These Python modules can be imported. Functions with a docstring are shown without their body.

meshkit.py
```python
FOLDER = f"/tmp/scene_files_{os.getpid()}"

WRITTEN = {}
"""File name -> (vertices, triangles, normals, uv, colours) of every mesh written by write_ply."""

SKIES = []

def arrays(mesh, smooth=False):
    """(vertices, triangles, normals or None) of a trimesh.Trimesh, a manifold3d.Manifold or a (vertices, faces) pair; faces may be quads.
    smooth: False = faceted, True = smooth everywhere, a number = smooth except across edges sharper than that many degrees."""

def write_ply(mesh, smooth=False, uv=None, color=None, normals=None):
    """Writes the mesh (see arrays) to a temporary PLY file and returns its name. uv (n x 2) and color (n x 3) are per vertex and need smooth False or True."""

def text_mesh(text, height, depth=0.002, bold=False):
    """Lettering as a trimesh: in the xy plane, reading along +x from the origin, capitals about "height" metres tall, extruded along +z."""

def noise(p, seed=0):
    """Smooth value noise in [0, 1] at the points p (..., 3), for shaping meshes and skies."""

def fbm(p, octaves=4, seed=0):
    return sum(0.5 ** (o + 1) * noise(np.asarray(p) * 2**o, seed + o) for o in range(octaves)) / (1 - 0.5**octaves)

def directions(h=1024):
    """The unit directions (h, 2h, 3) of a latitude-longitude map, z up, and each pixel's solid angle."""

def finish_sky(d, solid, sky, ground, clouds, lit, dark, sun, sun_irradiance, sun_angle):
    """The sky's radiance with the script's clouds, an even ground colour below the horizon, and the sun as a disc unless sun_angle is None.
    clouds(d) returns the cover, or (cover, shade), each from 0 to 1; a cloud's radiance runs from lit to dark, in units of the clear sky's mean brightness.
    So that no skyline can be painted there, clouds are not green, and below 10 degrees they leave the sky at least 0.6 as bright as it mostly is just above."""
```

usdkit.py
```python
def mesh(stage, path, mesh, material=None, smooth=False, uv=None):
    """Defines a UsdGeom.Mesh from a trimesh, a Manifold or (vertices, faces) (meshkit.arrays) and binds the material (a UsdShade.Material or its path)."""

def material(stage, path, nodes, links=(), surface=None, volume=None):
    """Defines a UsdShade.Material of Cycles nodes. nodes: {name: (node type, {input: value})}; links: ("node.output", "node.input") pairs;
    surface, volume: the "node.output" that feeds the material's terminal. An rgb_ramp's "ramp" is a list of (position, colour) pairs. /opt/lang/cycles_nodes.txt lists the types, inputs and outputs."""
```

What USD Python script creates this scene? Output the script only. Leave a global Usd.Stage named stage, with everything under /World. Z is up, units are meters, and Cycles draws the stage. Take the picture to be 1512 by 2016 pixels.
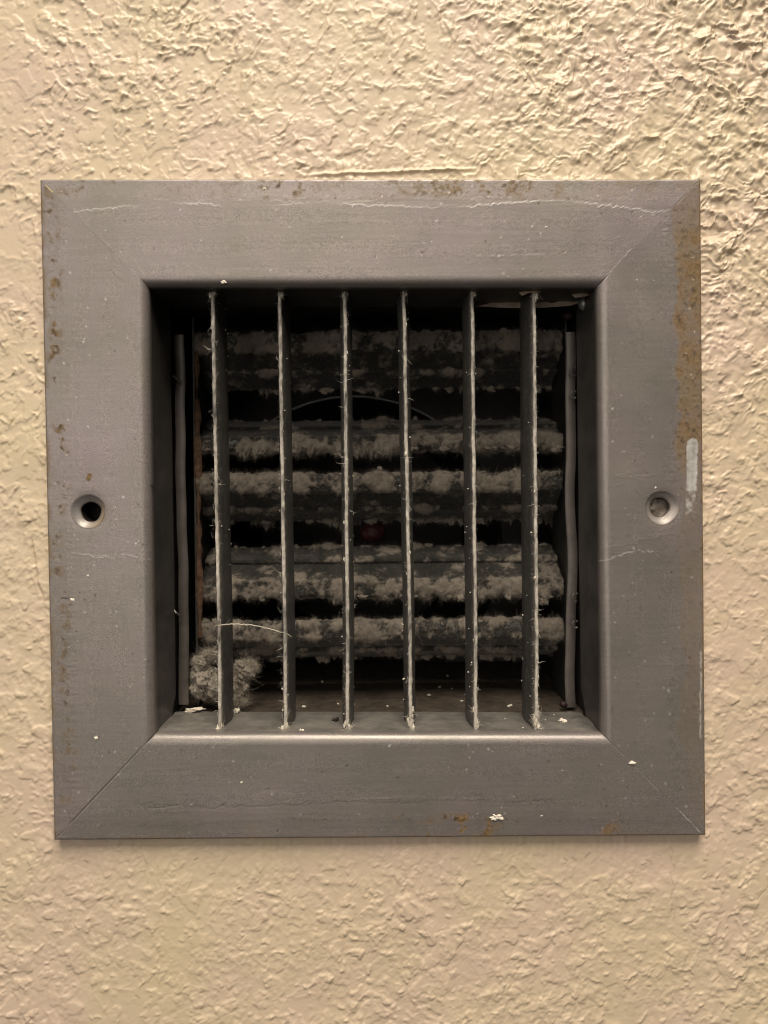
import math
import numpy as np
import trimesh
import usdkit
from pxr import Gf, Sdf, Usd, UsdGeom, UsdLux, UsdShade, Vt
from scipy.ndimage import gaussian_filter, map_coordinates
from scipy.spatial.transform import Rotation

stage = Usd.Stage.CreateInMemory()
UsdGeom.SetStageUpAxis(stage, UsdGeom.Tokens.z)
UsdGeom.SetStageMetersPerUnit(stage, 1.0)
WORLD = UsdGeom.Xform.Define(stage, "/World")
stage.SetDefaultPrim(WORLD.GetPrim())
UsdGeom.Scope.Define(stage, "/World/Looks")

# ------------------------------------------------------------------ camera
PW, PH, TANH = 1512.0, 2016.0, 0.52
EYE = np.array([0.00098, -0.25426, 0.00344])
AX = Rotation.from_rotvec([-0.01514, 0.00831, -0.00688]).as_matrix() @ np.array([[1, 0, 0], [0, 0, -1], [0, 1, 0]], float).T
FPX = PW / 2 / TANH
cam = UsdGeom.Camera.Define(stage, "/World/camera")
r_, d_, f_ = AX[:, 0], AX[:, 1], AX[:, 2]
cam.AddTransformOp().Set(Gf.Matrix4d(*[float(v) for row in ((*r_, 0), (*-d_, 0), (*-f_, 0), (*EYE, 1)) for v in row]))
FL = 5.7
cam.CreateFocalLengthAttr(FL)
cam.CreateHorizontalApertureAttr(FL * 2 * TANH)
cam.CreateVerticalApertureAttr(FL * 2 * TANH * PH / PW)
cam.CreateFStopAttr(2.4)
cam.CreateFocusDistanceAttr(0.252)
cam.CreateClippingRangeAttr(Gf.Vec2f(0.01, 20))
cam.CreateExposureAttr(0.0)


def P(px, py, y):
    """the point of the place at depth y (metres into the wall) seen at a pixel of the photograph"""
    d = AX @ np.array([(px - PW / 2) / FPX, (py - PH / 2) / FPX, 1.0])
    return EYE + d * ((y - EYE[1]) / d[1])


# ------------------------------------------------------------------ lamp and room fill
def rect_light(name, pos, target, w, h, intensity, color):
    L = UsdLux.RectLight.Define(stage, "/World/" + name)
    L.CreateWidthAttr(w), L.CreateHeightAttr(h), L.CreateIntensityAttr(intensity)
    L.CreateColorAttr(Gf.Vec3f(*color))
    m = Gf.Matrix4d().SetLookAt(Gf.Vec3d(*pos), Gf.Vec3d(*target), Gf.Vec3d(0.01, 1, 0.02)).GetInverse()
    L.AddTransformOp().Set(m)
    return L


rect_light("ceiling_lamp", (0.15, -1.3, 2.35), (0, 0, 0), 1.6, 1.6, 15.2, (1.0, 0.90, 0.755))
rect_light("room_bounce_fill", (-0.8, -2.3, 0.5), (0, 0, 0), 2.2, 2.3, 1.7, (1.0, 0.92, 0.82))  # added unseen fill, stands in for light bounced off the room

# ------------------------------------------------------------------ helpers
TABLES = {}


def tab(seed):
    if seed not in TABLES:
        TABLES[seed] = np.random.default_rng(1000 + seed).normal(size=(128, 128))
    return TABLES[seed]


def nz(x, y, s, seed=0):
    """smooth noise of feature size s, about unit deviation"""
    x, y = np.broadcast_arrays(np.asarray(x, float), np.asarray(y, float))
    c = np.stack([np.atleast_1d(x) / s + 17.3 * seed, np.atleast_1d(y) / s + 5.1])
    return (1.7 * map_coordinates(tab(seed), c, order=2, mode="grid-wrap", prefilter=False)).reshape(x.shape)


def fbm(x, y, s, seed=0, octaves=3, gain=0.5):
    t, a, n = 0, 1, 0
    for k in range(octaves):
        t = t + a * nz(x, y, s / 2 ** k, seed + 7 * k)
        n += a * a
        a *= gain
    return t / math.sqrt(n)


def ss(a, b, x):
    t = np.clip((x - a) / (b - a), 0, 1)
    return t * t * (3 - 2 * t)


COUNT = {}


def path_of(name, parent=None):
    base = (parent or "/World") + "/" + name
    k = COUNT.get(base, 0)
    COUNT[base] = k + 1
    return base if k == 0 else f"{base}_{k:03d}"


def tell(prim, label=None, cat=None, group=None, kind=None):
    for k, v in (("label", label), ("category", cat), ("group", group), ("kind", kind)):
        if v:
            prim.SetCustomDataByKey(k, v)
    return prim


def put(name, mesh, mat, parent=None, smooth=True, attrs=None, **kw):
    p = path_of(name, parent)
    m = usdkit.mesh(stage, p, mesh, mat, smooth=smooth)
    for k, v in (attrs or {}).items():
        UsdGeom.PrimvarsAPI(m).CreatePrimvar(k, Sdf.ValueTypeNames.FloatArray, "vertex").Set(Vt.FloatArray.FromNumpy(np.asarray(v, np.float32).ravel()))
    tell(m.GetPrim(), **kw)
    return p


def thing(name, loc=(0, 0, 0), **kw):
    p = path_of(name)
    x = UsdGeom.Xform.Define(stage, p)
    x.AddTranslateOp().Set(Gf.Vec3d(*loc))
    tell(x.GetPrim(), **kw)
    return p


def grid_faces(nu, nv):
    i = np.arange(nu * nv).reshape(nu, nv)
    return np.stack([i[:-1, :-1], i[1:, :-1], i[1:, 1:], i[:-1, 1:]], -1).reshape(-1, 4)


def grid_normals(G):
    a, b = np.gradient(G, axis=0), np.gradient(G, axis=1)
    n = np.cross(a, b)
    return n / np.maximum(np.linalg.norm(n, axis=-1, keepdims=True), 1e-12)


def grid_mesh(G, keep=None, flip=False):
    f = grid_faces(*G.shape[:2])
    if keep is not None:
        f = f[keep.reshape(-1)]
    if flip:
        f = f[:, ::-1]
    return G.reshape(-1, 3), f


def box(x0, x1, y0, y1, z0, z1):
    b = trimesh.creation.box((x1 - x0, y1 - y0, z1 - z0))
    b.apply_translation(((x0 + x1) / 2, (y0 + y1) / 2, (z0 + z1) / 2))
    return b


def poly_dist(x, z, pts):
    """distance from points to a polyline and the parameter along it"""
    best, par = np.full(np.shape(x), 1e9), np.zeros(np.shape(x))
    n = len(pts) - 1
    for k in range(n):
        (ax, az), (bx, bz) = pts[k], pts[k + 1]
        dx, dz = bx - ax, bz - az
        t = np.clip(((x - ax) * dx + (z - az) * dz) / (dx * dx + dz * dz), 0, 1)
        d = np.hypot(x - ax - t * dx, z - az - t * dz)
        c = d < best
        best, par = np.where(c, d, best), np.where(c, (k + t) / n, par)
    return best, par


def wob(pts_px, y, seed, amp=0.35, step=14):
    """polyline in mm through photo points, resampled and made to wander"""
    q = np.array([P(a, b, y)[[0, 2]] * 1e3 for a, b in pts_px])
    s = np.r_[0, np.cumsum(np.hypot(*np.diff(q, axis=0).T))]
    t = np.linspace(0, s[-1], max(3, int(s[-1] / (step / 10))))
    g = np.random.default_rng(seed)
    out = np.stack([np.interp(t, s, q[:, 0]), np.interp(t, s, q[:, 1])], 1)
    out[1:-1] += g.normal(size=(len(t) - 2, 2)) * amp
    return out


def tube(pts, r, sides=6):
    pts = np.asarray(pts, float)
    tg = np.gradient(pts, axis=0)
    tg /= np.linalg.norm(tg, axis=1, keepdims=True)
    up = np.where(np.abs(tg[:, :1]) < 0.9, [[1, 0, 0.0]], [[0, 0, 1.0]])
    a = np.cross(tg, up)
    a /= np.linalg.norm(a, axis=1, keepdims=True)
    b = np.cross(tg, a)
    r = np.broadcast_to(r, len(pts))
    th = np.linspace(0, 2 * np.pi, sides, endpoint=False)
    v = pts[:, None] + r[:, None, None] * (np.cos(th)[None, :, None] * a[:, None] + np.sin(th)[None, :, None] * b[:, None])
    i = np.arange(len(pts) * sides).reshape(len(pts), sides)
    j = np.roll(i, -1, 1)
    f = np.stack([i[:-1], j[:-1], j[1:], i[1:]], -1).reshape(-1, 4)
    f = np.vstack([np.vstack([f[:, [0, 1, 2]], f[:, [0, 2, 3]]]), [[i[0, 0], i[0, k + 1], i[0, k]] for k in range(1, sides - 1)], [[i[-1, 0], i[-1, k], i[-1, k + 1]] for k in range(1, sides - 1)]])
    return trimesh.Trimesh(v.reshape(-1, 3), f, process=False)


def fibres(roots, dirs, lengths, g, width=6e-5, curl=0.5, seg=5):
    """thin curly ribbons: (vertices, triangles)"""
    n = len(roots)
    if n == 0:
        return np.zeros((0, 3)), np.zeros((0, 3), int)
    p, d = roots.copy(), dirs / np.linalg.norm(dirs, axis=1, keepdims=True)
    bend = g.normal(size=(n, 3)) * curl
    side = np.cross(d, g.normal(size=(n, 3)))
    side /= np.maximum(np.linalg.norm(side, axis=1, keepdims=True), 1e-9)
    V = []
    for k in range(seg + 1):
        w = width * (1 - 0.7 * k / seg)
        V += [p - side * w / 2, p + side * w / 2]
        d = d + bend + g.normal(size=(n, 3)) * curl * 0.6
        d /= np.linalg.norm(d, axis=1, keepdims=True)
        p = p + d * (lengths / seg)[:, None]
    V = np.stack(V, 1)
    q = []
    for k in range(seg):
        a = 2 * k
        q += [[a, a + 1, a + 3], [a, a + 3, a + 2]]
    f = (np.arange(n)[:, None, None] * (2 * seg + 2) + np.array(q)[None]).reshape(-1, 3)
    return V.reshape(-1, 3), f


def join(parts):
    V, F, o = [], [], 0
    for v, f in parts:
        f = np.asarray(f)
        if f.shape[1] == 4:
            f = np.vstack([f[:, [0, 1, 2]], f[:, [0, 2, 3]]])
        V.append(v), F.append(f + o)
        o += len(v)
    return np.vstack(V), np.vstack(F)


def lump(center, rad, seed, rough=0.35, sub=4, sq=(1, 1, 1)):
    s = trimesh.creation.icosphere(sub, 1.0)
    v = np.array(s.vertices)
    n = fbm(v[:, 0] * 2 + v[:, 2], v[:, 1] * 2 - v[:, 2] * 1.3, 1.0, seed, 4, 0.65) * rough * 0.5
    n += fbm(v[:, 0] + v[:, 2] * 2, v[:, 1] * 1.5 + v[:, 2], 0.35, seed + 3, 2) * rough * 0.25
    return v * (1 + n)[:, None] * rad * np.array(sq) + center, np.array(s.faces)


# ------------------------------------------------------------------ materials
def mat(name, nodes, links, surface="p.BSDF"):
    return usdkit.material(stage, "/World/Looks/" + name, nodes, links, surface=surface)


wall_paint = mat("wall_paint", {
    "g": ("geometry", {}),
    "n1": ("noise_texture", {"scale": 22.0, "detail": 3.0}),
    "r1": ("rgb_ramp", {"ramp": [(0.3, (0.61, 0.472, 0.375)), (0.5, (0.605, 0.486, 0.353)), (0.7, (0.60, 0.493, 0.335))]}),
    "at": ("attribute", {"attribute": "dirt"}),
    "m": ("mix_color", {"b": (0.10, 0.075, 0.05)}),
    "n2": ("noise_texture", {"scale": 2600.0, "detail": 3.0}),
    "b": ("bump", {"strength": 0.22, "distance": 0.00015}),
    "p": ("principled_bsdf", {"roughness": 0.4, "specular_ior_level": 0.5}),
}, [("g.position", "n1.vector"), ("g.position", "n2.vector"), ("n1.fac", "r1.fac"), ("r1.color", "m.a"), ("at.fac", "m.fac"), ("m.result", "p.base_color"), ("n2.fac", "b.height"), ("b.normal", "p.normal")])


def frame_mat(name, base=(0.232, 0.207, 0.194)):
    return mat(name, {
        "g": ("geometry", {}),
        "n1": ("noise_texture", {"scale": 28.0, "detail": 5.0, "roughness": 0.55}),
        "r1": ("rgb_ramp", {"ramp": [(0.25, (base[0] * 0.86, base[1] * 0.9, base[2] * 0.86)), (0.5, base), (0.75, (base[0] * 1.08, base[1] * 1.03, base[2] * 1.14))]}),
        "fl": ("noise_texture", {"scale": 4200.0, "detail": 1.0}),
        "flr": ("rgb_ramp", {"ramp": [(0.35, (0.72, 0.72, 0.72)), (0.5, (1, 1, 1)), (0.68, (1.45, 1.42, 1.4))]}),
        "mf": ("mix_color", {"blend_type": "multiply", "fac": 1.0, "use_clamp": False}),
        "mp": ("mapping", {"scale": (35.0, 35.0, 1500.0)}),
        "st": ("noise_texture", {"scale": 1.0, "detail": 4.0, "roughness": 0.6}),
        "str": ("rgb_ramp", {"ramp": [(0.3, (0.93, 0.93, 0.93)), (0.5, (1, 1, 1)), (0.7, (1.07, 1.07, 1.07))]}),
        "ms": ("mix_color", {"blend_type": "multiply", "fac": 1.0, "use_clamp": False}),
        "sm": ("noise_texture", {"scale": 38.0, "detail": 6.0, "roughness": 0.6}),
        "smr": ("map_range", {"from_min": 0.35, "from_max": 0.65, "to_min": 0.33, "to_max": 0.47}),
        "ru": ("attribute", {"attribute": "rust"}),
        "nr": ("noise_texture", {"scale": 900.0, "detail": 4.0, "roughness": 0.7}),
        "rr": ("rgb_ramp", {"ramp": [(0.28, (0.085, 0.04, 0.0145)), (0.45, (0.158, 0.094, 0.036)), (0.7, (0.21, 0.142, 0.063))]}),
        "m1": ("mix_color", {}),
        "sc": ("attribute", {"attribute": "scrape"}),
        "m2": ("mix_color", {"b": (0.68, 0.66, 0.63)}),
        "dk": ("attribute", {"attribute": "pit_or_shade"}),
        "m3": ("mix_color", {"b": (0.03, 0.024, 0.02)}),
        "met": ("math", {"math_type": "multiply_add", "value2": -0.42, "value3": 0.42, "use_clamp": True}),
        "rgh": ("math", {"math_type": "multiply_add", "value2": 0.3, "value3": 0.40}),
        "b": ("bump", {"strength": 0.16, "distance": 0.00012}),
        "p": ("principled_bsdf", {"specular_ior_level": 0.45}),
    }, [("g.position", "n1.vector"), ("g.position", "fl.vector"), ("g.position", "nr.vector"), ("n1.fac", "r1.fac"), ("fl.fac", "flr.fac"), ("r1.color", "mf.a"), ("flr.color", "mf.b"),
        ("nr.fac", "rr.fac"), ("mf.result", "ms.a"), ("str.color", "ms.b"), ("ms.result", "m1.a"), ("g.position", "mp.vector"), ("mp.vector", "st.vector"), ("st.fac", "str.fac"), ("g.position", "sm.vector"), ("sm.fac", "smr.value"), ("smr.result", "rgh.value3"), ("rr.color", "m1.b"), ("ru.fac", "m1.fac"), ("m1.result", "m2.a"), ("sc.fac", "m2.fac"), ("m2.result", "m3.a"), ("dk.fac", "m3.fac"),
        ("m3.result", "p.base_color"), ("ru.fac", "met.value1"), ("met.value", "p.metallic"), ("ru.fac", "rgh.value1"), ("rgh.value", "p.roughness"), ("fl.fac", "b.height"), ("b.normal", "p.normal")])


frame_paint = frame_mat("grey_metallic_paint")


def simple(name, c, rough=0.6, metal=0.0, scale=300.0, vary=0.3, bump=0.2, dist=0.0003, sheen=0.0, fine=None):
    lo, hi = tuple(x * (1 - vary) for x in c), tuple(min(1, x * (1 + vary)) for x in c)
    return mat(name, {
        "g": ("geometry", {}), "n": ("noise_texture", {"scale": scale, "detail": 5.0, "roughness": 0.65}),
        "r": ("rgb_ramp", {"ramp": [(0.3, lo), (0.5, c), (0.7, hi)]}),
        "n2": ("noise_texture", {"scale": fine or scale * 4, "detail": 3.0}),
        "b": ("bump", {"strength": bump, "distance": dist}),
        "p": ("principled_bsdf", {"roughness": rough, "metallic": metal, "sheen_weight": sheen}),
    }, [("g.position", "n.vector"), ("g.position", "n2.vector"), ("n.fac", "r.fac"), ("r.color", "p.base_color"), ("n2.fac", "b.height"), ("b.normal", "p.normal")])


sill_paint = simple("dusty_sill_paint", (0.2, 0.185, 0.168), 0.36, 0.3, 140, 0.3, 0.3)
shaded_sleeve_paint = simple("shaded_sleeve_paint", (0.1, 0.094, 0.09), 0.4, 0.3, 120, 0.25, 0.25)  # the frame's grey darkened: shade inside the opening is in the colour
vane_paint = mat("vane_paint", {
    "g": ("geometry", {}), "n": ("noise_texture", {"scale": 500.0, "detail": 5.0, "roughness": 0.7}),
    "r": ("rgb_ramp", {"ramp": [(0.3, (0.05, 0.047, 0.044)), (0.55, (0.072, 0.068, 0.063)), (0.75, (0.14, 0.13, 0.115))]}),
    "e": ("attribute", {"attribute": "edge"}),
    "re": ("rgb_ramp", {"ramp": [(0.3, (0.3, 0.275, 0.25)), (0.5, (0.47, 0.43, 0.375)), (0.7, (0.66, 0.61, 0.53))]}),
    "m": ("mix_color", {}),
    "b": ("bump", {"strength": 0.3, "distance": 0.0003}),
    "p": ("principled_bsdf", {"roughness": 0.5}),
}, [("g.position", "n.vector"), ("n.fac", "r.fac"), ("n.fac", "re.fac"), ("r.color", "m.a"), ("re.color", "m.b"), ("e.fac", "m.fac"), ("m.result", "p.base_color"), ("n.fac", "b.height"), ("b.normal", "p.normal")])
blade_metal = simple("blade_metal", (0.06, 0.058, 0.052), 0.55, 0.3, 200, 0.4)
def lint_material(name, c):
    return mat(name, {
        "g": ("geometry", {}), "n": ("noise_texture", {"scale": 700.0, "detail": 6.0, "roughness": 0.7}),
        "r": ("rgb_ramp", {"ramp": [(0.3, tuple(x * 0.72 for x in c)), (0.5, c), (0.7, tuple(x * 1.28 for x in c))]}),
        "at": ("attribute", {"attribute": "felt"}),
        "m": ("mix_color", {"a": (0.03, 0.029, 0.026)}),
        "b": ("bump", {"strength": 0.3, "distance": 0.0003}),
        "p": ("principled_bsdf", {"roughness": 0.95, "sheen_weight": 0.2, "specular_ior_level": 0.1}),
    }, [("g.position", "n.vector"), ("n.fac", "r.fac"), ("r.color", "m.b"), ("at.fac", "m.fac"), ("m.result", "p.base_color"), ("n.fac", "b.height"), ("b.normal", "p.normal")])


ball_mat = lint_material("pale_brown_lint", (0.42, 0.365, 0.3))
lint_mat = lint_material("grey_brown_lint", (0.28, 0.24, 0.197))
fibre_mat = simple("pale_fibre", (0.66, 0.6, 0.5), 0.8, 0, 600, 0.2)
strip_mat = simple("strip_metal", (0.115, 0.1, 0.09), 0.45, 0.35, 150, 0.25)
rust_mat = simple("rusty_steel", (0.105, 0.058, 0.032), 0.9, 0, 500, 0.6, 0.6)
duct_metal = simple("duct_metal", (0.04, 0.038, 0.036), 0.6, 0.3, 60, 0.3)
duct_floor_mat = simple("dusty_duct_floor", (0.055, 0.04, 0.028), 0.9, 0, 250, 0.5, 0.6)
rim_glint_mat = simple("rim_glint_metal", (0.34, 0.34, 0.34), 0.3, 0.9, 200, 0.1, 0.05)  # paler than the duct: light caught on the rim, as colour
hole_shade_mat = simple("hole_shade_black", (0.008, 0.007, 0.006), 0.9, 0, 400)
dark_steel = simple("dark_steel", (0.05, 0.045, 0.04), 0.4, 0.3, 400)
red_mat = simple("dark_red_plastic", (0.045, 0.005, 0.007), 0.65, 0, 300, 0.2, 0.05)
bead_mat = simple("near_black_red", (0.02, 0.004, 0.004), 0.6, 0, 300, 0.2, 0.05)
chip_mat = simple("pale_paint_chip", (0.72, 0.66, 0.56), 0.6, 0, 800, 0.15)
peel_mat = simple("brown_peeling_paint", (0.36, 0.28, 0.21), 0.7, 0, 250, 0.3)
straw_mat = simple("straw", (0.72, 0.56, 0.26), 0.5, 0, 900, 0.2)
hole_mat = simple("plugged_hole", (0.13, 0.105, 0.085), 0.6, 0, 700, 0.4)
rivet_mat = simple("rivet_grey", (0.3, 0.3, 0.29), 0.4, 0.5, 400)

# ------------------------------------------------------------------ wall
OUT_PX = [(78, 352), (1380, 352), (1390, 1645), (106, 1655)]
INN_PX = [(290, 563), (1177, 563), (1187, 1447), (303, 1447)]
Y_OUT, Y_IN = -0.0056, -0.0066
OUT = np.array([P(a, b, Y_OUT) for a, b in OUT_PX])[:, [0, 2]]
INN = np.array([P(a, b, Y_IN) for a, b in INN_PX])[:, [0, 2]]


def build_wall():
    S = 0.28                                                     # mm per cell of the height field
    hx, hz = 150, 190
    nx, nzz = int(2 * hx / S), int(2 * hz / S)
    X, Z = np.meshgrid(np.linspace(-hx, hx, nx), np.linspace(-hz, hz, nzz), indexing="ij")
    g = np.random.default_rng(5)
    wx = X + 1.1 * nz(X, Z, 4.5, 1) + 0.3 * nz(X, Z, 1.5, 2)
    wz = Z + 1.1 * nz(X, Z, 4.5, 3) + 0.3 * nz(X, Z, 1.5, 4)
    up = ss(-60, 80, Z)                                          # the upper part is brushed into lips, the lower part spattered
    # flat-topped trowelled islands with ragged edges
    reg = fbm(X, Z, 22, 9, 2)                                    # where the texture is dense, where it is sparse
    n1 = fbm(wx, wz * 1.1, 7.0, 10, 4, 0.5) + 0.25 * reg
    n2 = fbm(wx, wz * 1.1, 3.0, 30, 3, 0.5) + 0.4 * reg
    h = 0.17 * ss(0.25, 0.42, n1) + 0.16 * ss(0.7, 0.95, n2) * (0.5 + 0.5 * ss(-0.3, 0.3, n1)) + 0.04 * n1
    # raised, broken, curving lips
    for s, a, w, seed in ((7.0, 0.26, 0.11, 50), (3.8, 0.20, 0.15, 60), (10.0, 0.30, 0.065, 70)):
        f = fbm(wx, wz, s, seed, 2, 0.35)
        br = ss(0.5, 1.1, fbm(X, Z, s * 0.8, seed + 3, 2) + 0.2 * reg)
        h += a * (0.45 + 0.65 * up) * np.exp(-(f / w) ** 2) * br
    # pimples and spatter
    pim = np.zeros_like(h)
    dens = ss(-0.6, 1.2, fbm(X, Z, 12, 80, 2) + 0.3 * reg)
    for r0, cnt, a in ((0.3, 30000, 0.15), (0.5, 16000, 0.22), (0.85, 2600, 0.3), (1.4, 260, 0.4)):
        hit = np.zeros_like(h)
        i, j = g.integers(0, nx, cnt), g.integers(0, nzz, cnt)
        ok = g.random(cnt) < dens[i, j] + 0.08
        np.add.at(hit, (i[ok], j[ok]), g.uniform(0.4, 1.2, ok.sum()))
        sg = r0 / S * 0.9
        k = gaussian_filter(hit, (sg * 1.15, sg)) * 2 * np.pi * sg * sg
        pim = np.maximum(pim, a * np.minimum(k, 1.3))
    h += pim * (1.0 - 0.3 * up) * (0.8 + 0.35 * np.clip(nz(X, Z, 1.3, 85), -1, 1))
    # splats: flat dabs of plaster with an irregular outline and one lifted side
    lay, lip = np.zeros_like(h), np.zeros_like(h)

    def win(cx, cz, rad):
        i0, i1 = max(0, int((cx - rad + hx) / S)), min(nx, int((cx + rad + hx) / S) + 2)
        j0, j1 = max(0, int((cz - rad + hz) / S)), min(nzz, int((cz + rad + hz) / S) + 2)
        return slice(i0, i1), slice(j0, j1)

    for _ in range(5200):
        cx, cz = g.uniform(-138, 138), g.uniform(-184, 184)
        r = min(0.7 + g.exponential(0.75), 4.2)
        w_ = win(cx, cz, r * 1.7)
        if abs(cx) < 104 and abs(cz) < 104:
            continue
        dx, dz = X[w_] - cx, Z[w_] - cz
        t, d = np.arctan2(dz, dx), np.hypot(dx, dz)
        p = g.uniform(0, 6.28, 5)
        ro = r * (1 + 0.28 * np.cos(2 * t + p[0]) + 0.2 * np.cos(3 * t + p[1]) + 0.14 * np.cos(5 * t + p[2]) + 0.08 * np.cos(8 * t + p[3]))
        hh = g.uniform(0.06, 0.2) * ss(0, 0.38, ro - d) * np.clip(0.8 + 0.5 * (dx * math.cos(p[4]) + dz * math.sin(p[4])) / r, 0.15, 1.4)
        lay[w_] = np.maximum(lay[w_], hh) + 0.25 * np.minimum(lay[w_], hh)
    # short curved lips left by the trowel and brush
    for _ in range(2600):
        cx, cz = g.uniform(-138, 138), g.uniform(-184, 184)
        if (abs(cx) < 104 and abs(cz) < 104) or g.random() > 0.45 + 0.55 * (cz > 0) + 0.3 * (cx > 60):
            continue
        L_ = min(1.2 + g.exponential(1.5), 8.0)
        w_ = win(cx, cz, L_ * 0.75 + 1)
        a0, k = g.normal() * 0.75, g.normal() * 0.55
        q, ang = [np.array([cx - L_ / 2 * math.cos(a0), cz - L_ / 2 * math.sin(a0)])], a0 - k * 0.5
        for _k in range(4):
            ang += k / 4 + g.normal() * 0.35
            q.append(q[-1] + L_ / 4 * np.array([math.cos(ang), math.sin(ang)]))
        d, t = poly_dist(X[w_], Z[w_], q)
        wd = g.uniform(0.26, 0.5)
        hh = g.uniform(0.08, 0.26) * np.exp(-(d / wd) ** 2) * np.clip(4 * np.minimum(t, 1 - t), 0.1, 1)
        lip[w_] = np.maximum(lip[w_], hh)
    h = 0.62 * h + lay + lip
    h = 1.22 * gaussian_filter(h, 0.15 / S)
    # the rough brushed-up patch above and right of the vent: steep torn ridges
    ur = ss(20, 55, X) * ss(62, 100, Z) + 0.7 * ss(100, 118, X) * ss(-40, 40, Z)
    f = fbm(wx + 0.3 * wz, wz * 1.2, 4.2, 90, 3, 0.5)
    h += ur * (0.28 * np.exp(-(f / 0.22) ** 2) * ss(-0.5, 0.7, fbm(X, Z, 7, 95, 2)) + 0.12 * fbm(wx, wz, 2.2, 97, 2))
    h = 0.85 * h + 0.2 * gaussian_filter(h, 0.35 / S)
    # how strong the relief is from place to place
    amp = 0.95 + 0.15 * np.clip(fbm(X, Z, 30, 99, 2), -1.4, 1.4)
    amp *= 1 - 0.75 * np.exp(-(((X + 128) / 12) ** 2 + ((Z - 150) / 28) ** 2))
    amp *= 1 - 0.55 * np.exp(-(((X + 124) / 9) ** 2 + ((Z - 88) / 14) ** 2))
    below = ss(-134, -116, Z) * (1 - ss(-112, -108, Z) * 0) * (np.abs(X) < 112)
    amp *= 1 - 0.72 * below * (Z < -105)
    bot = ss(-118, -150, Z)
    amp *= 1 - 0.08 * bot
    h *= amp * (1.35 + 0.3 * up)
    h += 0.022 * fbm(X, Z, 1.0, 110, 3, 0.7) * (0.5 + ss(-0.5, 1, fbm(X, Z, 10, 112))) + 0.22 * fbm(X, Z, 28, 115, 2) * 0.6
    # brush strokes under the vent
    h += 0.05 * below * (Z < -105) * nz(X, Z * 0.12, 0.9, 120)
    dirt = np.zeros_like(h)

    def ridge(px, a, w, seed, amp_=0.2, d=0.0):
        nonlocal h, dirt
        q = wob(px, 0, seed, amp_)
        lo, hi = q.min(0) - 4, q.max(0) + 4
        i0, i1 = np.clip(((np.array([lo[0], hi[0]]) + hx) / S).astype(int), 0, nx)
        j0, j1 = np.clip(((np.array([lo[1], hi[1]]) + hz) / S).astype(int), 0, nzz)
        if i1 - i0 < 2 or j1 - j0 < 2:
            return
        dd, t = poly_dist(X[i0:i1, j0:j1], Z[i0:i1, j0:j1], q)
        h[i0:i1, j0:j1] += a * np.exp(-(dd / w) ** 2) * np.minimum(1, 6 * np.minimum(t, 1 - t) + 0.25)
        if d:
            dirt[i0:i1, j0:j1] = np.maximum(dirt[i0:i1, j0:j1], d * np.exp(-(dd / (w * 0.8)) ** 2))

    ridge([(978, 0), (985, 60), (1010, 120), (1062, 190)], -0.22, 0.35, 1, 0.05)
    ridge([(1000, 112), (1055, 182)], 0.14, 0.3, 21, 0.05)
    ridge([(1327, 0), (1310, 120), (1300, 230)], 0.12, 0.3, 2, 0.12)
    ridge([(600, 349), (700, 346), (800, 341), (932, 336)], 0.75, 0.55, 3, 0.08)
    ridge([(30, 398), (62, 392), (80, 408)], 0.3, 0.8, 4, 0.4)
    ridge([(42, 440), (70, 430), (76, 470)], 0.4, 0.6, 5, 0.2)
    ridge([(0, 508), (50, 518)], 0.15, 0.6, 6, 0.3)
    ridge([(66, 1060), (74, 1120), (90, 1180)], -0.45, 0.4, 7, 0.25, 0.25)
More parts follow.
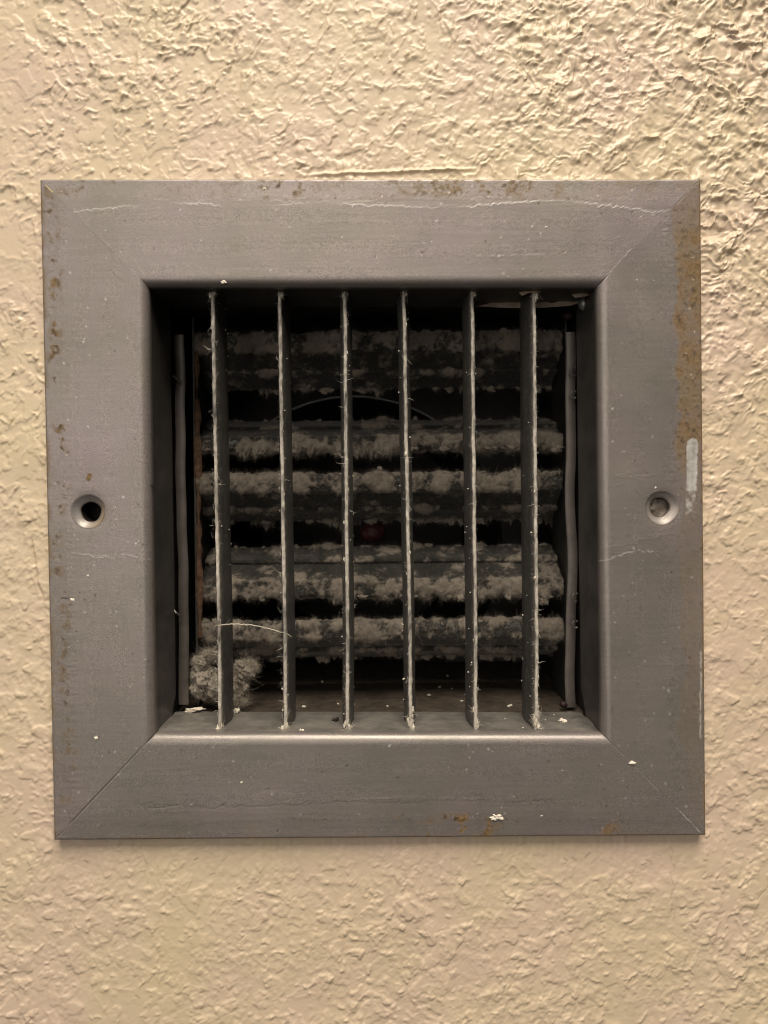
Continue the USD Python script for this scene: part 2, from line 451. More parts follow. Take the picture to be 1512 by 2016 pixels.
    ridge([(76, 690), (84, 735)], 0.5, 0.9, 8, 0.2)
    ridge([(280, 1670), (290, 1700), (290, 1745)], -0.2, 0.35, 9, 0.1)
    for k in range(9):
        z0 = 1665 + k * 16
        ridge([(1316 + (k % 3) * 4, z0), (1324 - (k % 2) * 6, z0 + 14)], -0.10, 0.25, 30 + k, 0.2, 0.3)
    for (a, b) in ((1108, 1685), (1124, 1684), (1150, 1684), (818, 1708), (896, 1718), (170, 1690), (384, 1689), (1268, 1688), (415, 1719), (315, 88), (306, 97), (1332, 255), (1483, 950), (1460, 1080), (270, 1954)):
        ridge([(a, b), (a + 5 + 6 * g.random(), b + g.normal() * 3)], -0.05, 0.28, a, 0.1, 0.55)
    # paint drawn up against the frame
    dx = np.maximum(np.maximum(OUT[0, 0] * 1e3 - X, X - OUT[1, 0] * 1e3), np.maximum(OUT[2, 1] * 1e3 - Z, Z - OUT[0, 1] * 1e3))
    h += 0.5 * np.exp(-np.clip(dx, 0, 99) / 0.9) * (0.5 + 0.5 * np.tanh(1.5 * fbm(X, Z, 6, 130, 3)))
    dirt = np.maximum(dirt, 0.75 * np.exp(-np.clip(dx, 0, 99) / 0.35) * ss(-0.2, 0.9, fbm(X, Z, 5, 133, 3)) * np.where(Z > 105, 0.3, 1))
    h = np.maximum(h, -0.5)

    def axis(half, fine, far):
        a = list(np.arange(0, half, fine))
        st = fine
        while a[-1] < far:
            st = min(st * 1.25, 12)
            a.append(a[-1] + st)
        a = np.array(a)
        return np.r_[-a[:0:-1], a]

    ax_, az_ = axis(136, 0.31, 480), axis(181, 0.31, 520)
    GX, GZ = np.meshgrid(ax_, az_, indexing="ij")

    def samp(F):
        return map_coordinates(F, [(GX + hx) / (2 * hx) * (nx - 1), (GZ + hz) / (2 * hz) * (nzz - 1)], order=1, mode="mirror")

    H, D = samp(h), samp(dirt)
    G = np.stack([GX / 1e3, -H / 1e3 - 0.0014, GZ / 1e3], -1)
    # the frame covers the cut-out for the duct
    x0, x1 = max(OUT[0, 0], OUT[3, 0]) * 1e3 + 3.5, min(OUT[1, 0], OUT[2, 0]) * 1e3 - 3.5
    z1, z0 = OUT[0, 1] * 1e3 - 3.5, max(OUT[2, 1], OUT[3, 1]) * 1e3 + 3.5
    cx, cz = (GX[:-1, :-1] + GX[1:, 1:]) / 2, (GZ[:-1, :-1] + GZ[1:, 1:]) / 2
    keep = ~((cx > x0) & (cx < x1) & (cz > z0) & (cz < z1))
    v, f = grid_mesh(G, keep)
    used = np.unique(f)
    re = np.full(len(v), -1)
    re[used] = np.arange(len(used))
    p = put("wall", (v[used], re[f]), wall_paint, attrs={"dirt": D.reshape(-1)[used]})
    tell(stage.GetPrimAtPath(p), "cream painted plaster wall with rough trowelled texture all around the vent", "wall", None, "structure")


build_wall()

# ------------------------------------------------------------------ vent: frame
VENT = thing("air_vent", label="grey painted square metal wall vent with six upright vanes and rust along its rim", cat="vent")
HOLES = [P(174, 1006, -0.0055)[[0, 2]] * 1e3, P(1303, 1000, -0.0055)[[0, 2]] * 1e3]
R_HOLE = 5.6


def profile():
    """(w, y) from the wall over the outer rim, across the face, round the lip and into the opening; w = 0 outer edge, 1 opening edge"""
    k = [(0.0, 0.0012), (0.0, -0.0049)]
    for a in np.linspace(0, 1, 5)[1:]:
        k.append((0.016 * (1 - math.cos(a * math.pi / 2)), -0.0049 - 0.0006 * math.sin(a * math.pi / 2)))
    k += [(0.10, -0.00566), (0.19, -0.00588), (0.25, -0.00597), (0.6, -0.00628), (0.85, -0.00650), (0.91, -0.00655)]
    for a in np.linspace(0, 1, 9)[1:]:
        k.append((0.91 + 0.09 * math.sin(a * math.pi / 2), -0.00655 + 0.0027 * (1 - math.cos(a * math.pi / 2))))
    k += [(1.0, -0.0026)]
    k = np.array(k)
    s = np.r_[0, np.cumsum(np.hypot(np.diff(k[:, 0]) * 0.0365, np.diff(k[:, 1])))]
    t = np.linspace(0, s[-1], 132)
    return np.interp(t, s, k[:, 0]), np.interp(t, s, k[:, 1])


def rail(i, name_label):
    j = (i + 1) % 4
    w, y = profile()
    nu = 640
    u = np.linspace(0, 1, nu)
    g = np.random.default_rng(100 + i)
    A = OUT[i] + (INN[i] - OUT[i]) * w[:, None]
    B = OUT[j] + (INN[j] - OUT[j]) * w[:, None]
    XZ = A[None] + (B - A)[None] * u[:, None, None]
    G = np.stack([XZ[..., 0], np.broadcast_to(y, (nu, len(w))), XZ[..., 1]], -1)
    N = grid_normals(G)
    if N[nu // 2, 60, 1] > 0:
        N = -N
        flip = True
    else:
        flip = False
    x, z = XZ[..., 0] * 1e3, XZ[..., 1] * 1e3
    L = np.linalg.norm(B - A, axis=1) * 1e3
    dist = np.minimum(u[:, None], 1 - u[:, None]) * L[None]       # mm from the mitre, along the rail
    W2 = np.broadcast_to(w, x.shape)
    face = ss(0.0, 0.05, W2) * (1 - ss(0.96, 1.0, W2))
    along, across = (x, z) if i in (0, 2) else (z, x)
    h = 0.0035 * nz(along * 0.08, across, 0.5, 200 + i) + 0.004 * fbm(x, z, 1.3, 210 + i, 3, 0.7) + 0.012 * fbm(x, z, 9, 220 + i, 2) + 0.04 * fbm(x, z, 30, 224 + i, 2)
    pit_or_shade, scr, rust = np.zeros_like(h), np.zeros_like(h), np.zeros_like(h)
    # mitre seam, painted over in places
    corner = np.where(u < 0.5, i, j)                             # 0 upper left, 1 upper right, 2 lower right, 3 lower left
    ends = ss(0.30, 0.12, W2) + 0.8 * ss(0.72, 0.9, W2)
    oc = np.select([corner[:, None] == k for k in range(4)], [0.06 * ends, 0.75 * ends, 0.3 + 0.35 * ends, np.ones_like(W2)])
    seam = np.exp(-(dist / 0.26) ** 2) * oc * np.clip(0.65 + 0.5 * nz(x + z, z * 0.3, 5, 231), 0.15, 1)
    h -= 0.16 * seam
    pit_or_shade = np.maximum(pit_or_shade, 0.5 * seam * ss(0.35, 0.95, seam))
    # dents, drips, specks
    n = 260
    gx, gi = g.uniform(u.min(), u.max(), n), g.uniform(0.05, 0.93, n)
    for a, b, k in zip(gx, gi, range(n)):
        ii, jj = int(a * (nu - 1)), int(np.searchsorted(w, b))
        r = g.uniform(0.12, 0.34)
        sl = (slice(max(0, ii - 6), ii + 7), slice(max(0, jj - 6), jj + 7))
        bl = np.exp(-((x[sl] - x[ii, jj]) ** 2 + (z[sl] - z[ii, jj]) ** 2) / r ** 2)
        kind = g.random()
        h[sl] += bl * (0.045 if kind < 0.7 else -0.05)
        if kind > 0.86:
            pit_or_shade[sl] = np.maximum(pit_or_shade[sl], bl * 0.8)
        elif kind < 0.2:
            scr[sl] = np.maximum(scr[sl], bl * g.uniform(0.4, 1.0))

    def stroke(px, width, dh, seed, amp=0.2, light=0.0, dark=0.0, step=12):
        nonlocal h, pit_or_shade, scr
        q = wob(px, -0.006, seed, amp, step)
        lo, hi = q.min(0) - 2, q.max(0) + 2
        m = (x > lo[0]) & (x < hi[0]) & (z > lo[1]) & (z < hi[1]) & (W2 > 0.01)
        if not m.any():
            return
        dd, t = poly_dist(x[m], z[m], q)
        br = np.clip(0.75 + 0.55 * nz(t * 90, t * 0 + seed, 3.0, 240), 0.1, 1)
        k = np.exp(-(dd / width) ** 2) * br
        h[m] += dh * k
        scr[m] = np.maximum(scr[m], light * k)
        pit_or_shade[m] = np.maximum(pit_or_shade[m], dark * k)

    rn = fbm(x, z, 3.2, 250 + i, 4, 0.7)
    rn2 = fbm(x, z, 1.1, 260 + i, 3, 0.7)
    edge = W2 * 36.5                                             # mm in from the rim
    if i == 0:
        px0 = lambda p: P(p, 400, -0.005)[0] * 1e3
        stroke([(130, 418), (230, 408), (330, 401), (400, 399), (430, 407), (520, 406), (600, 400), (740, 404), (860, 409), (1000, 400), (1110, 395), (1180, 403), (1290, 418), (1335, 412)], 0.15, 0.07, 300, 0.3, 0.6, step=7)
        stroke([(300, 392), (420, 394), (640, 398), (760, 397)], 0.15, 0.06, 301, 0.15, 0.18)
        stroke([(940, 505), (1070, 502)], 0.2, 0.06, 302, 0.05, 0.2)
        stroke([(1190, 550), (1242, 492)], 0.16, 0.07, 303, 0.05, 0.3)
        stroke([(260, 505), (285, 545)], 0.16, 0.05, 304, 0.05, 0.2)
        loc = np.exp(-((x - px0(560)) / 9) ** 2) + np.exp(-((x - px0(900)) / 20) ** 2) + 0.8 * np.exp(-((x - px0(1060)) / 14) ** 2) + 0.7 * np.exp(-((x - px0(170)) / 10) ** 2) + 0.35
        rust = loc * (1 - ss(4.5, 8.5, edge)) * ss(0.0, 1.2, 0.8 * rn + 0.7 * rn2) * 0.6
        rust = np.maximum(rust, 0.30 * ss(-0.7, 1.1, rn) * (1 - ss(6.0, 8.2, edge + 0.5 * rn)) * ss(-40, 40, x))
    if i == 2:
        stroke([(225, 1577), (320, 1585), (420, 1590), (520, 1587), (600, 1582), (700, 1577), (800, 1581), (900, 1572), (1000, 1580), (1090, 1573)], 0.16, -0.05, 310, 0.3, 0.0, 0.4, step=7)
        stroke([(290, 1592), (350, 1586)], 0.2, -0.08, 313, 0.2, 0, 0.4)
        stroke([(620, 1580), (780, 1570), (940, 1574)], 0.16, 0.05, 311, 0.2, 0.1)
        stroke([(1332, 1590), (1381, 1641)], 0.22, 0.04, 332, 0.08, 0.7)
        stroke([(1192, 1452), (1250, 1510), (1300, 1560)], 0.15, 0.03, 333, 0.1, 0.25)
        px0 = lambda p: P(p, 1620, -0.005)[0] * 1e3
        loc = np.exp(-((x - px0(935)) / 7) ** 2) + 0.7 * np.exp(-((x - px0(860)) / 12) ** 2) + 0.7 * np.exp(-((x - px0(1190)) / 5) ** 2) + 0.12
        rust = loc * (1 - ss(6.5, 10, edge)) * ss(0.2, 1.2, rn)
        rust = np.maximum(rust, 0.9 * np.exp(-(edge / 0.8) ** 2) * ss(0.3, 1.1, fbm(x, z, 5, 265, 2)))
    if i == 1:
        zt, zb = P(1350, 470, -0.005)[2] * 1e3, P(1350, 880, -0.005)[2] * 1e3
        zz = P(1350, 1400, -0.005)[2] * 1e3
        wid = 9.0 + 1.0 * fbm(z, z * 0, 7, 270, 3) + 0.35 * rn2
        band = ss(wid + 0.9, wid - 0.9, edge)
        cov = np.interp(z, [-110, zz, zb - 12, zb, zt, 95, 112], [0.1, 0.25, 0.3, 0.78, 0.88, 0.6, 0.45])
        rust = band * cov * np.clip(0.9 + 0.15 * rn, 0.55, 1.1)
        rust = np.maximum(rust, 0.85 * band * ss(wid - 3.2, wid - 0.2, edge) * ss(0.0, 1.0, rn) * (z > zb - 8))
        rust = np.maximum(rust, 0.9 * np.exp(-(edge / 1.2) ** 2) * ss(-0.7, 0.5, fbm(x, z, 6, 275, 3)))
        # crinkled paint beside the band
        cr = np.exp(-((edge - wid - 2.6) / 3.2) ** 2)
        h += (0.016 * nz(x * 0.3, z, 0.5, 277) + 0.014 * nz(x * 0.8, z, 0.55, 278)) * cr * np.clip(0.6 + 0.5 * nz(x, z, 9, 276), 0, 1.5)
        h -= 0.05 * band * (z > zb - 5)
        sc0, sc1 = P(1362, 862, -0.005) * 1e3, P(1356, 1022, -0.005) * 1e3
        d, t = poly_dist(x, z, [(sc0[0], sc0[2] - 2.2), (sc1[0], sc1[2])])
        r = 1.9 - 0.5 * t + 0.12 * rn2
        sm = ss(r + 0.15, r - 0.15, d) * np.where(t > 0.62, np.clip(1.5 - 1.6 * t + 0.3 * rn2, 0, 1), 1)
        scr = np.maximum(scr, sm * np.clip(0.82 + 0.16 * nz(x, z * 0.06, 0.5, 279) + 0.12 * rn2, 0.2, 1))
        rust *= 1 - sm
        stroke([(1370, 890), (1373, 930), (1371, 965)], 0.25, 0.05, 320, 0.05, 0.9)
        stroke([(1183, 1105), (1205, 1098), (1225, 1091), (1250, 1084), (1285, 1086)], 0.18, 0.10, 321, 0.2, 0.7, step=6)
        for k, pts in enumerate(([(1196, 1078), (1250, 1070)], [(1250, 1066), (1322, 1052)], [(1212, 940), (1246, 930)], [(1220, 940), (1300, 935)], [(1195, 960), (1225, 952)], [(1276, 1055), (1325, 1050)])):
            stroke(pts, 0.25, 0.07, 322 + k, 0.15)
        stroke([(1380, 1280), (1381, 1330), (1380, 1370), (1380, 1455)], 0.2, 0.05, 330, 0.1, 0.9)
        stroke([(1190, 1455), (1250, 1510)], 0.18, 0.06, 331, 0.1, 0.25)
        stroke([(1332, 1592), (1380, 1640)], 0.2, 0.05, 332, 0.08, 0.7)
    if i == 3:
        c0 = np.exp(-((edge - 5.0 - 1.2 * nz(z, z * 0, 14, 281)) / 2.2) ** 2)
        cov = np.interp(z, [-100, -20, 0, 30, 60, 100, 108], [0.6, 0.6, 0.8, 1.0, 1.0, 1.0, 0.5])
        rust = c0 * cov * ss(0.1, 0.9, 0.8 * rn + 0.6 * rn2)
        rust = np.maximum(rust, 0.8 * np.exp(-(edge / 1.3) ** 2) * ss(-0.2, 0.9, fbm(x, z, 4, 283, 3)))
        d, _ = poly_dist(x, z, [tuple(P(177, 936, -0.006)[[0, 2]] * 1e3), tuple(P(174, 943, -0.006)[[0, 2]] * 1e3)])
        rust = np.maximum(rust, ss(1.0, 0.6, d))
        cr = np.exp(-((edge - 8.2) / 2.4) ** 2)
        h += 0.012 * cr * nz(x * 0.25, z, 0.45, 285)
        for k, pts in enumerate(([(140, 1090), (190, 1093), (215, 1097)], [(180, 1096), (225, 1100)], [(240, 1092), (300, 1103)], [(215, 900), (245, 882)], [(265, 903), (292, 910)], [(262, 896), (290, 898)])):
            stroke(pts, 0.18, 0.06, 340 + k, 0.2, 0.35 if k < 3 else 0.0)
        stroke([(296, 955), (300, 985), (300, 1010)], 0.25, -0.1, 350, 0.1, 0, 0.7)
        stroke([(120, 1178), (136, 1180)], 0.22, -0.06, 351, 0.05, 0, 0.8)
    pit_or_shade = np.maximum(pit_or_shade, 0.7 * rust * ss(0.9, 1.8, rn2))
    h += 0.03 * rust * rn2
    h *= np.where(W2 > 0.01, 1, 0) * (1 - ss(0.97, 1.0, W2) * 0.7)
    # dished down round the screw holes
    hole_keep = np.ones((nu, len(w)), bool)
    for (cx, cz) in HOLES:
        d = np.hypot(x - cx, z - cz)
        h -= 0.25 * np.exp(-np.clip(d - R_HOLE, 0, 99) / 1.2) * (d < 14)
        hole_keep &= ~((d < R_HOLE) & (W2 > 0.2))
    keep = hole_keep[:-1, :-1] & hole_keep[1:, 1:] & hole_keep[1:, :-1] & hole_keep[:-1, 1:]
    # ends stop a hair short of the mitre
    G = G + N * (h / 1e3)[..., None]
    rust = np.clip(rust, 0, 1) * np.where(W2 > 0.0, 1, 1)
    p = put("frame_rail", grid_mesh(G, keep, flip), frame_paint, VENT, attrs={"rust": rust, "scrape": np.clip(scr, 0, 1), "pit_or_shade": np.clip(pit_or_shade, 0, 1)}, label=name_label)
    return p


RAILS = [rail(0, "top frame rail with a pale wavy paint crack"), rail(1, "right frame rail with a rust brown band and silver scrape"), rail(2, "bottom frame rail"), rail(3, "left frame rail with rust spots")]


def screw_hole(k, parent, label):
    cx, cz = HOLES[k]
    y0 = -0.0064
    R = [6.1, 5.8, 5.3, 4.6, 3.9, 3.4, 3.25, 3.2]
    Y = [0.10, -0.10, 0.25, 0.75, 1.15, 1.35, 1.7, 4.5 if k else 9.0]
    th = np.linspace(0, 2 * np.pi, 65)
    G = np.zeros((len(R), 65, 3))
    g = np.random.default_rng(k)
    slope = 0.0009 / 36.5 * (1 if k == 0 else -1)
    for a, (r, y) in enumerate(zip(R, Y)):
        rr = r + 0.10 * np.sin(3 * th + k) + 0.06 * np.sin(5 * th + 2 * k)
        ox, oz = (0.5, -0.3) if k == 0 else (-0.35, 0.2)
        m = min(1, a / 4)
        G[a, :, 0] = (cx + ox * m + rr * np.cos(th)) / 1e3
        G[a, :, 2] = (cz + oz * m + rr * np.sin(th)) / 1e3
        G[a, :, 1] = Y_H[k] + y / 1e3 - (rr * np.cos(th) * slope * (1 - m * 0.3)) * (1 if a < 5 else 0)
    rust = np.full(G.shape[:2], 0.12)
    if k == 0:
        rust[:5] = 0.85 * ss(-0.1, 0.9, np.cos(th - 5.9))[None]
    v, f = grid_mesh(G, flip=True)
    p = put("screw_hole", (v, f), frame_paint, parent, attrs={"rust": rust, "scrape": np.repeat([[0], [0.0], [0.12], [0.2], [0.12], [0], [0], [0]], 65, 1), "pit_or_shade": np.repeat([[0], [0.3], [0.1], [0.05], [0.1], [0.35], [0.95], [1.0]] if k == 0 else [[0], [0.25], [0.05], [0], [0.05], [0.2], [0.3], [0.3]], 65, 1)}, label=label)  # tube walls darken with depth: shade in the hole put into colour
    return p


# how proud the rail's face stands at the holes
w_, y_ = profile()
Y_H = []
for k, (cx, cz) in enumerate(HOLES):
    o, i_ = (OUT[0, 0] + OUT[3, 0]) / 2, (INN[0, 0] + INN[3, 0]) / 2
    if k:
        o, i_ = (OUT[1, 0] + OUT[2, 0]) / 2, (INN[1, 0] + INN[2, 0]) / 2
    ww = (cx / 1e3 - o) / (i_ - o)
    Y_H.append(float(np.interp(ww, w_[8:100], y_[8:100])) + 0.00022)
screw_hole(0, RAILS[3], "empty countersunk screw hole")
screw_hole(1, RAILS[1], "countersunk screw hole plugged with brown filler")
c = trimesh.creation.cylinder(0.0033, 0.0006, sections=32)
c.apply_transform(trimesh.transformations.rotation_matrix(math.pi / 2, (1, 0, 0)))
c = c.subdivide().subdivide()
c.apply_translation((HOLES[1][0] / 1e3 - 0.0003, Y_H[1] + 0.0034, HOLES[1][1] / 1e3))
c.vertices[:, 1] += 0.0004 * nz(c.vertices[:, 0] * 1e3, c.vertices[:, 2] * 1e3, 1.4, 9)
put("hole_plug", c, hole_mat, RAILS[1], smooth=30)
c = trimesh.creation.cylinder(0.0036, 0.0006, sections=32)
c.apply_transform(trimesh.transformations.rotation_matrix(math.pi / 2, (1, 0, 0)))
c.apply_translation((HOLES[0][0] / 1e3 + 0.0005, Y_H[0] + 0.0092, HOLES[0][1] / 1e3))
put("hole_shade_disc", c, hole_shade_mat, RAILS[3], smooth=30)  # black disc stands in for the shade deep in the hole

# little dabs and chips of pale paint stuck to the frame
g = np.random.default_rng(77)
for i, px, py, r in ((0, 440, 555, 0.7), (0, 520, 372, 0.45), (0, 1075, 447, 0.3), (3, 190, 1453, 0.55), (3, 143, 1180, 0.6), (2, 1246, 1501, 0.8), (2, 978, 1608, 1.5), (2, 1108, 1516, 0.3), (2, 1066, 1606, 0.3), (3, 173, 1133, 0.4), (3, 168, 795, 0.4), (2, 476, 1540, 0.35), (1, 1290, 960, 0.35)):
    e = {0: OUT_PX[0][1], 1: OUT_PX[1][0], 2: OUT_PX[2][1], 3: OUT_PX[3][0]}[i]
    d = abs((py if i in (0, 2) else px) - e) / 212
    y = float(np.interp(d, w_[8:100], y_[8:100]))
    q = P(px, py, y)
    v, f = lump(np.zeros(3), r / 1e3, px, 0.7, 2, (1.3 if i == 2 else 1, 0.45, 0.75))
    put("paint_speck", (v + q, f), chip_mat, RAILS[i])

# ------------------------------------------------------------------ vent: sleeve
Y_S, Y_B = -0.0027, 0.0215
SL = INN + 0.00025 * np.sign(INN)


def sleeve(i, label=None):
    j = (i + 1) % 4
    g_ = np.linspace(0, 1, 220)
    d = np.linspace(0, 1, 44)
    a, b = SL[i], SL[j]
    line = a[None] + (b - a)[None] * g_[:, None]
    G = np.zeros((220, 44, 3))
    G[..., 0], G[..., 2] = line[:, None, 0], line[:, None, 1]
    G[..., 1] = Y_S + (Y_B - Y_S) * d[None]
    if i in (1, 3):                                              # the back corner of each side cheek is cut off at the foot
        zt = G[..., 2]
        foot = np.clip((SL[2, 1] + 0.008 - zt) / 0.008, 0, 1)
        G[..., 1] = Y_S + (Y_B - 0.006 * foot ** 0.6 - Y_S) * d[None]
    n = grid_normals(G)
    c_ = np.array([0, 0, 0])
    if (n[100, 20] @ (c_ - G[100, 20])) < 0:
        n, fl = -n, True
    else:
        fl = False
    uu, vv = np.meshgrid(g_ * 150, d * 24, indexing="ij")
    h = 0.06 * fbm(uu, vv, 14, 400 + i, 2) + 0.02 * fbm(uu, vv, 2, 410 + i, 3)
    if i == 2:                                                   # puddled paint in the corners of the sill
        h += 0.5 * np.exp(-(np.minimum(uu, 150 - uu) / 16) ** 2) * ss(0.0, 1.2, fbm(uu, vv, 5, 420, 2)) * ss(1, 4, vv)
    return put("sleeve_panel", grid_mesh(G + n * (h / 1e3)[..., None], None, fl), sill_paint if i == 2 else shaded_sleeve_paint, VENT, label=label)


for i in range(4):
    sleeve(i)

# upright pivot strips behind the side cheeks
CX = (SL[:, 0].max() + SL[:, 0].min()) / 2
ZB, ZT = SL[2, 1] + 0.0006, SL[0, 1] - 0.0006
for sgn in (-1, 1):
    xs = SL[3 if sgn < 0 else 2, 0]
    xm = (SL[0 if sgn < 0 else 1, 0] + SL[3 if sgn < 0 else 2, 0]) / 2
    n = 60
    zz = np.linspace(ZB + (0.003 if sgn < 0 else 0.0005), ZT - 0.009, n)
    wv = 0.00025 * nz(zz * 1e3, zz * 0, 12, 430 + sgn)
    pts = np.stack([np.full(n, xm + sgn * -0.0023) + wv, np.full(n, 0.0243), zz], 1)
    v = tube(pts, 0.0019, 14)
    v.vertices[:, 1] = 0.0243 + (v.vertices[:, 1] - 0.0243) * 0.32
    put("pivot_strip", v, strip_mat, VENT, smooth=40)
    gz = [(745, 748), (1205, 1208)] if sgn < 0 else [(728, 735), (774, 781), (1172, 1180), (1226, 1232)]
    for k, (p0, p1) in enumerate(gz):
        c0 = P(348 if sgn < 0 else 1128 + (k > 1) * 3, (p0 + p1) / 2, 0.021)
        if sgn < 0:
            q = [c0 + np.array([-0.0013, 0, 0.0012]), c0 + np.array([0, -0.0006, 0]), c0 + np.array([0.0012, 0.0004, -0.0012])]
        else:
            t = np.linspace(-2.2, 2.2, 9)
            q = [c0 + np.array([-0.0011 * math.cos(a) + 0.0003, -0.0004, 0.0017 * math.sin(a) * (1 if k % 2 == 0 else 0.8)]) for a in t]
        put("wire_hook", tube(q, 0.00042, 6), strip_mat, VENT, smooth=50)

# rivet and peeling paint under the top of the sleeve, dark red pivot beads in the corners
q = P(1149, 597, 0.012)
rv = trimesh.creation.icosphere(3, 0.0022)
rv.vertices *= (0.9, 0.9, 1.25)
rv.apply_translation(q)
put("rivet", rv, rivet_mat, VENT)


def flap(poly_px, y0, y1, seed, name="paint_flap"):
    """a curled flake of paint hanging from the sleeve's top: px outline, depth from y0 (left) to y1 (right)"""
    from shapely.geometry import Polygon
    pts = np.array(poly_px, float)
    lo, hi = pts.min(0), pts.max(0)
    nx, ny = 60, 12
    pol = Polygon(pts)
    tv, tf = trimesh.creation.triangulate_polygon(pol, engine="earcut")
    m = trimesh.Trimesh(np.c_[tv, np.zeros(len(tv))], tf)
    v, f = trimesh.remesh.subdivide_to_size(m.vertices, m.faces, 6)
    W = np.array([P(a, b, y0 + (y1 - y0) * (a - lo[0]) / (hi[0] - lo[0]) + 0.004 * (b - lo[1]) / (hi[1] - lo[1]) * 0 + 0.0006 * float(nz(a, b, 25, seed))) for a, b, _ in v])
    top = W + np.array([0, 0.0003, 0.0])
    k = len(W)
    m2 = trimesh.Trimesh(np.vstack([W, top]), np.vstack([f, f[:, ::-1] + k]), process=False)
    put(name, m2, peel_mat, VENT, smooth=True)


flap([(938, 603), (985, 592), (1030, 584), (1062, 588), (1085, 597), (1120, 589), (1140, 588), (1143, 596), (1120, 602), (1060, 606), (1000, 606)], 0.016, 0.013, 3)
flap([(1126, 580), (1145, 577), (1162, 571), (1163, 580), (1150, 584), (1132, 586)], 0.004, 0.005, 4)
flap([(1022, 576), (1040, 570), (1060, 568), (1063, 576), (1040, 577), (1028, 582)], 0.000, 0.001, 5)
for px, py, y, r in ((1118, 622, 0.026, 0.0024), (1110, 1387, 0.0245, 0.0018)):
    v, f = lump(np.zeros(3), r * 0.8, px, 0.05, 3, (1.1, 0.8, 0.9))
    put("pivot_bead", (v + P(px, py, y), f), bead_mat, VENT)

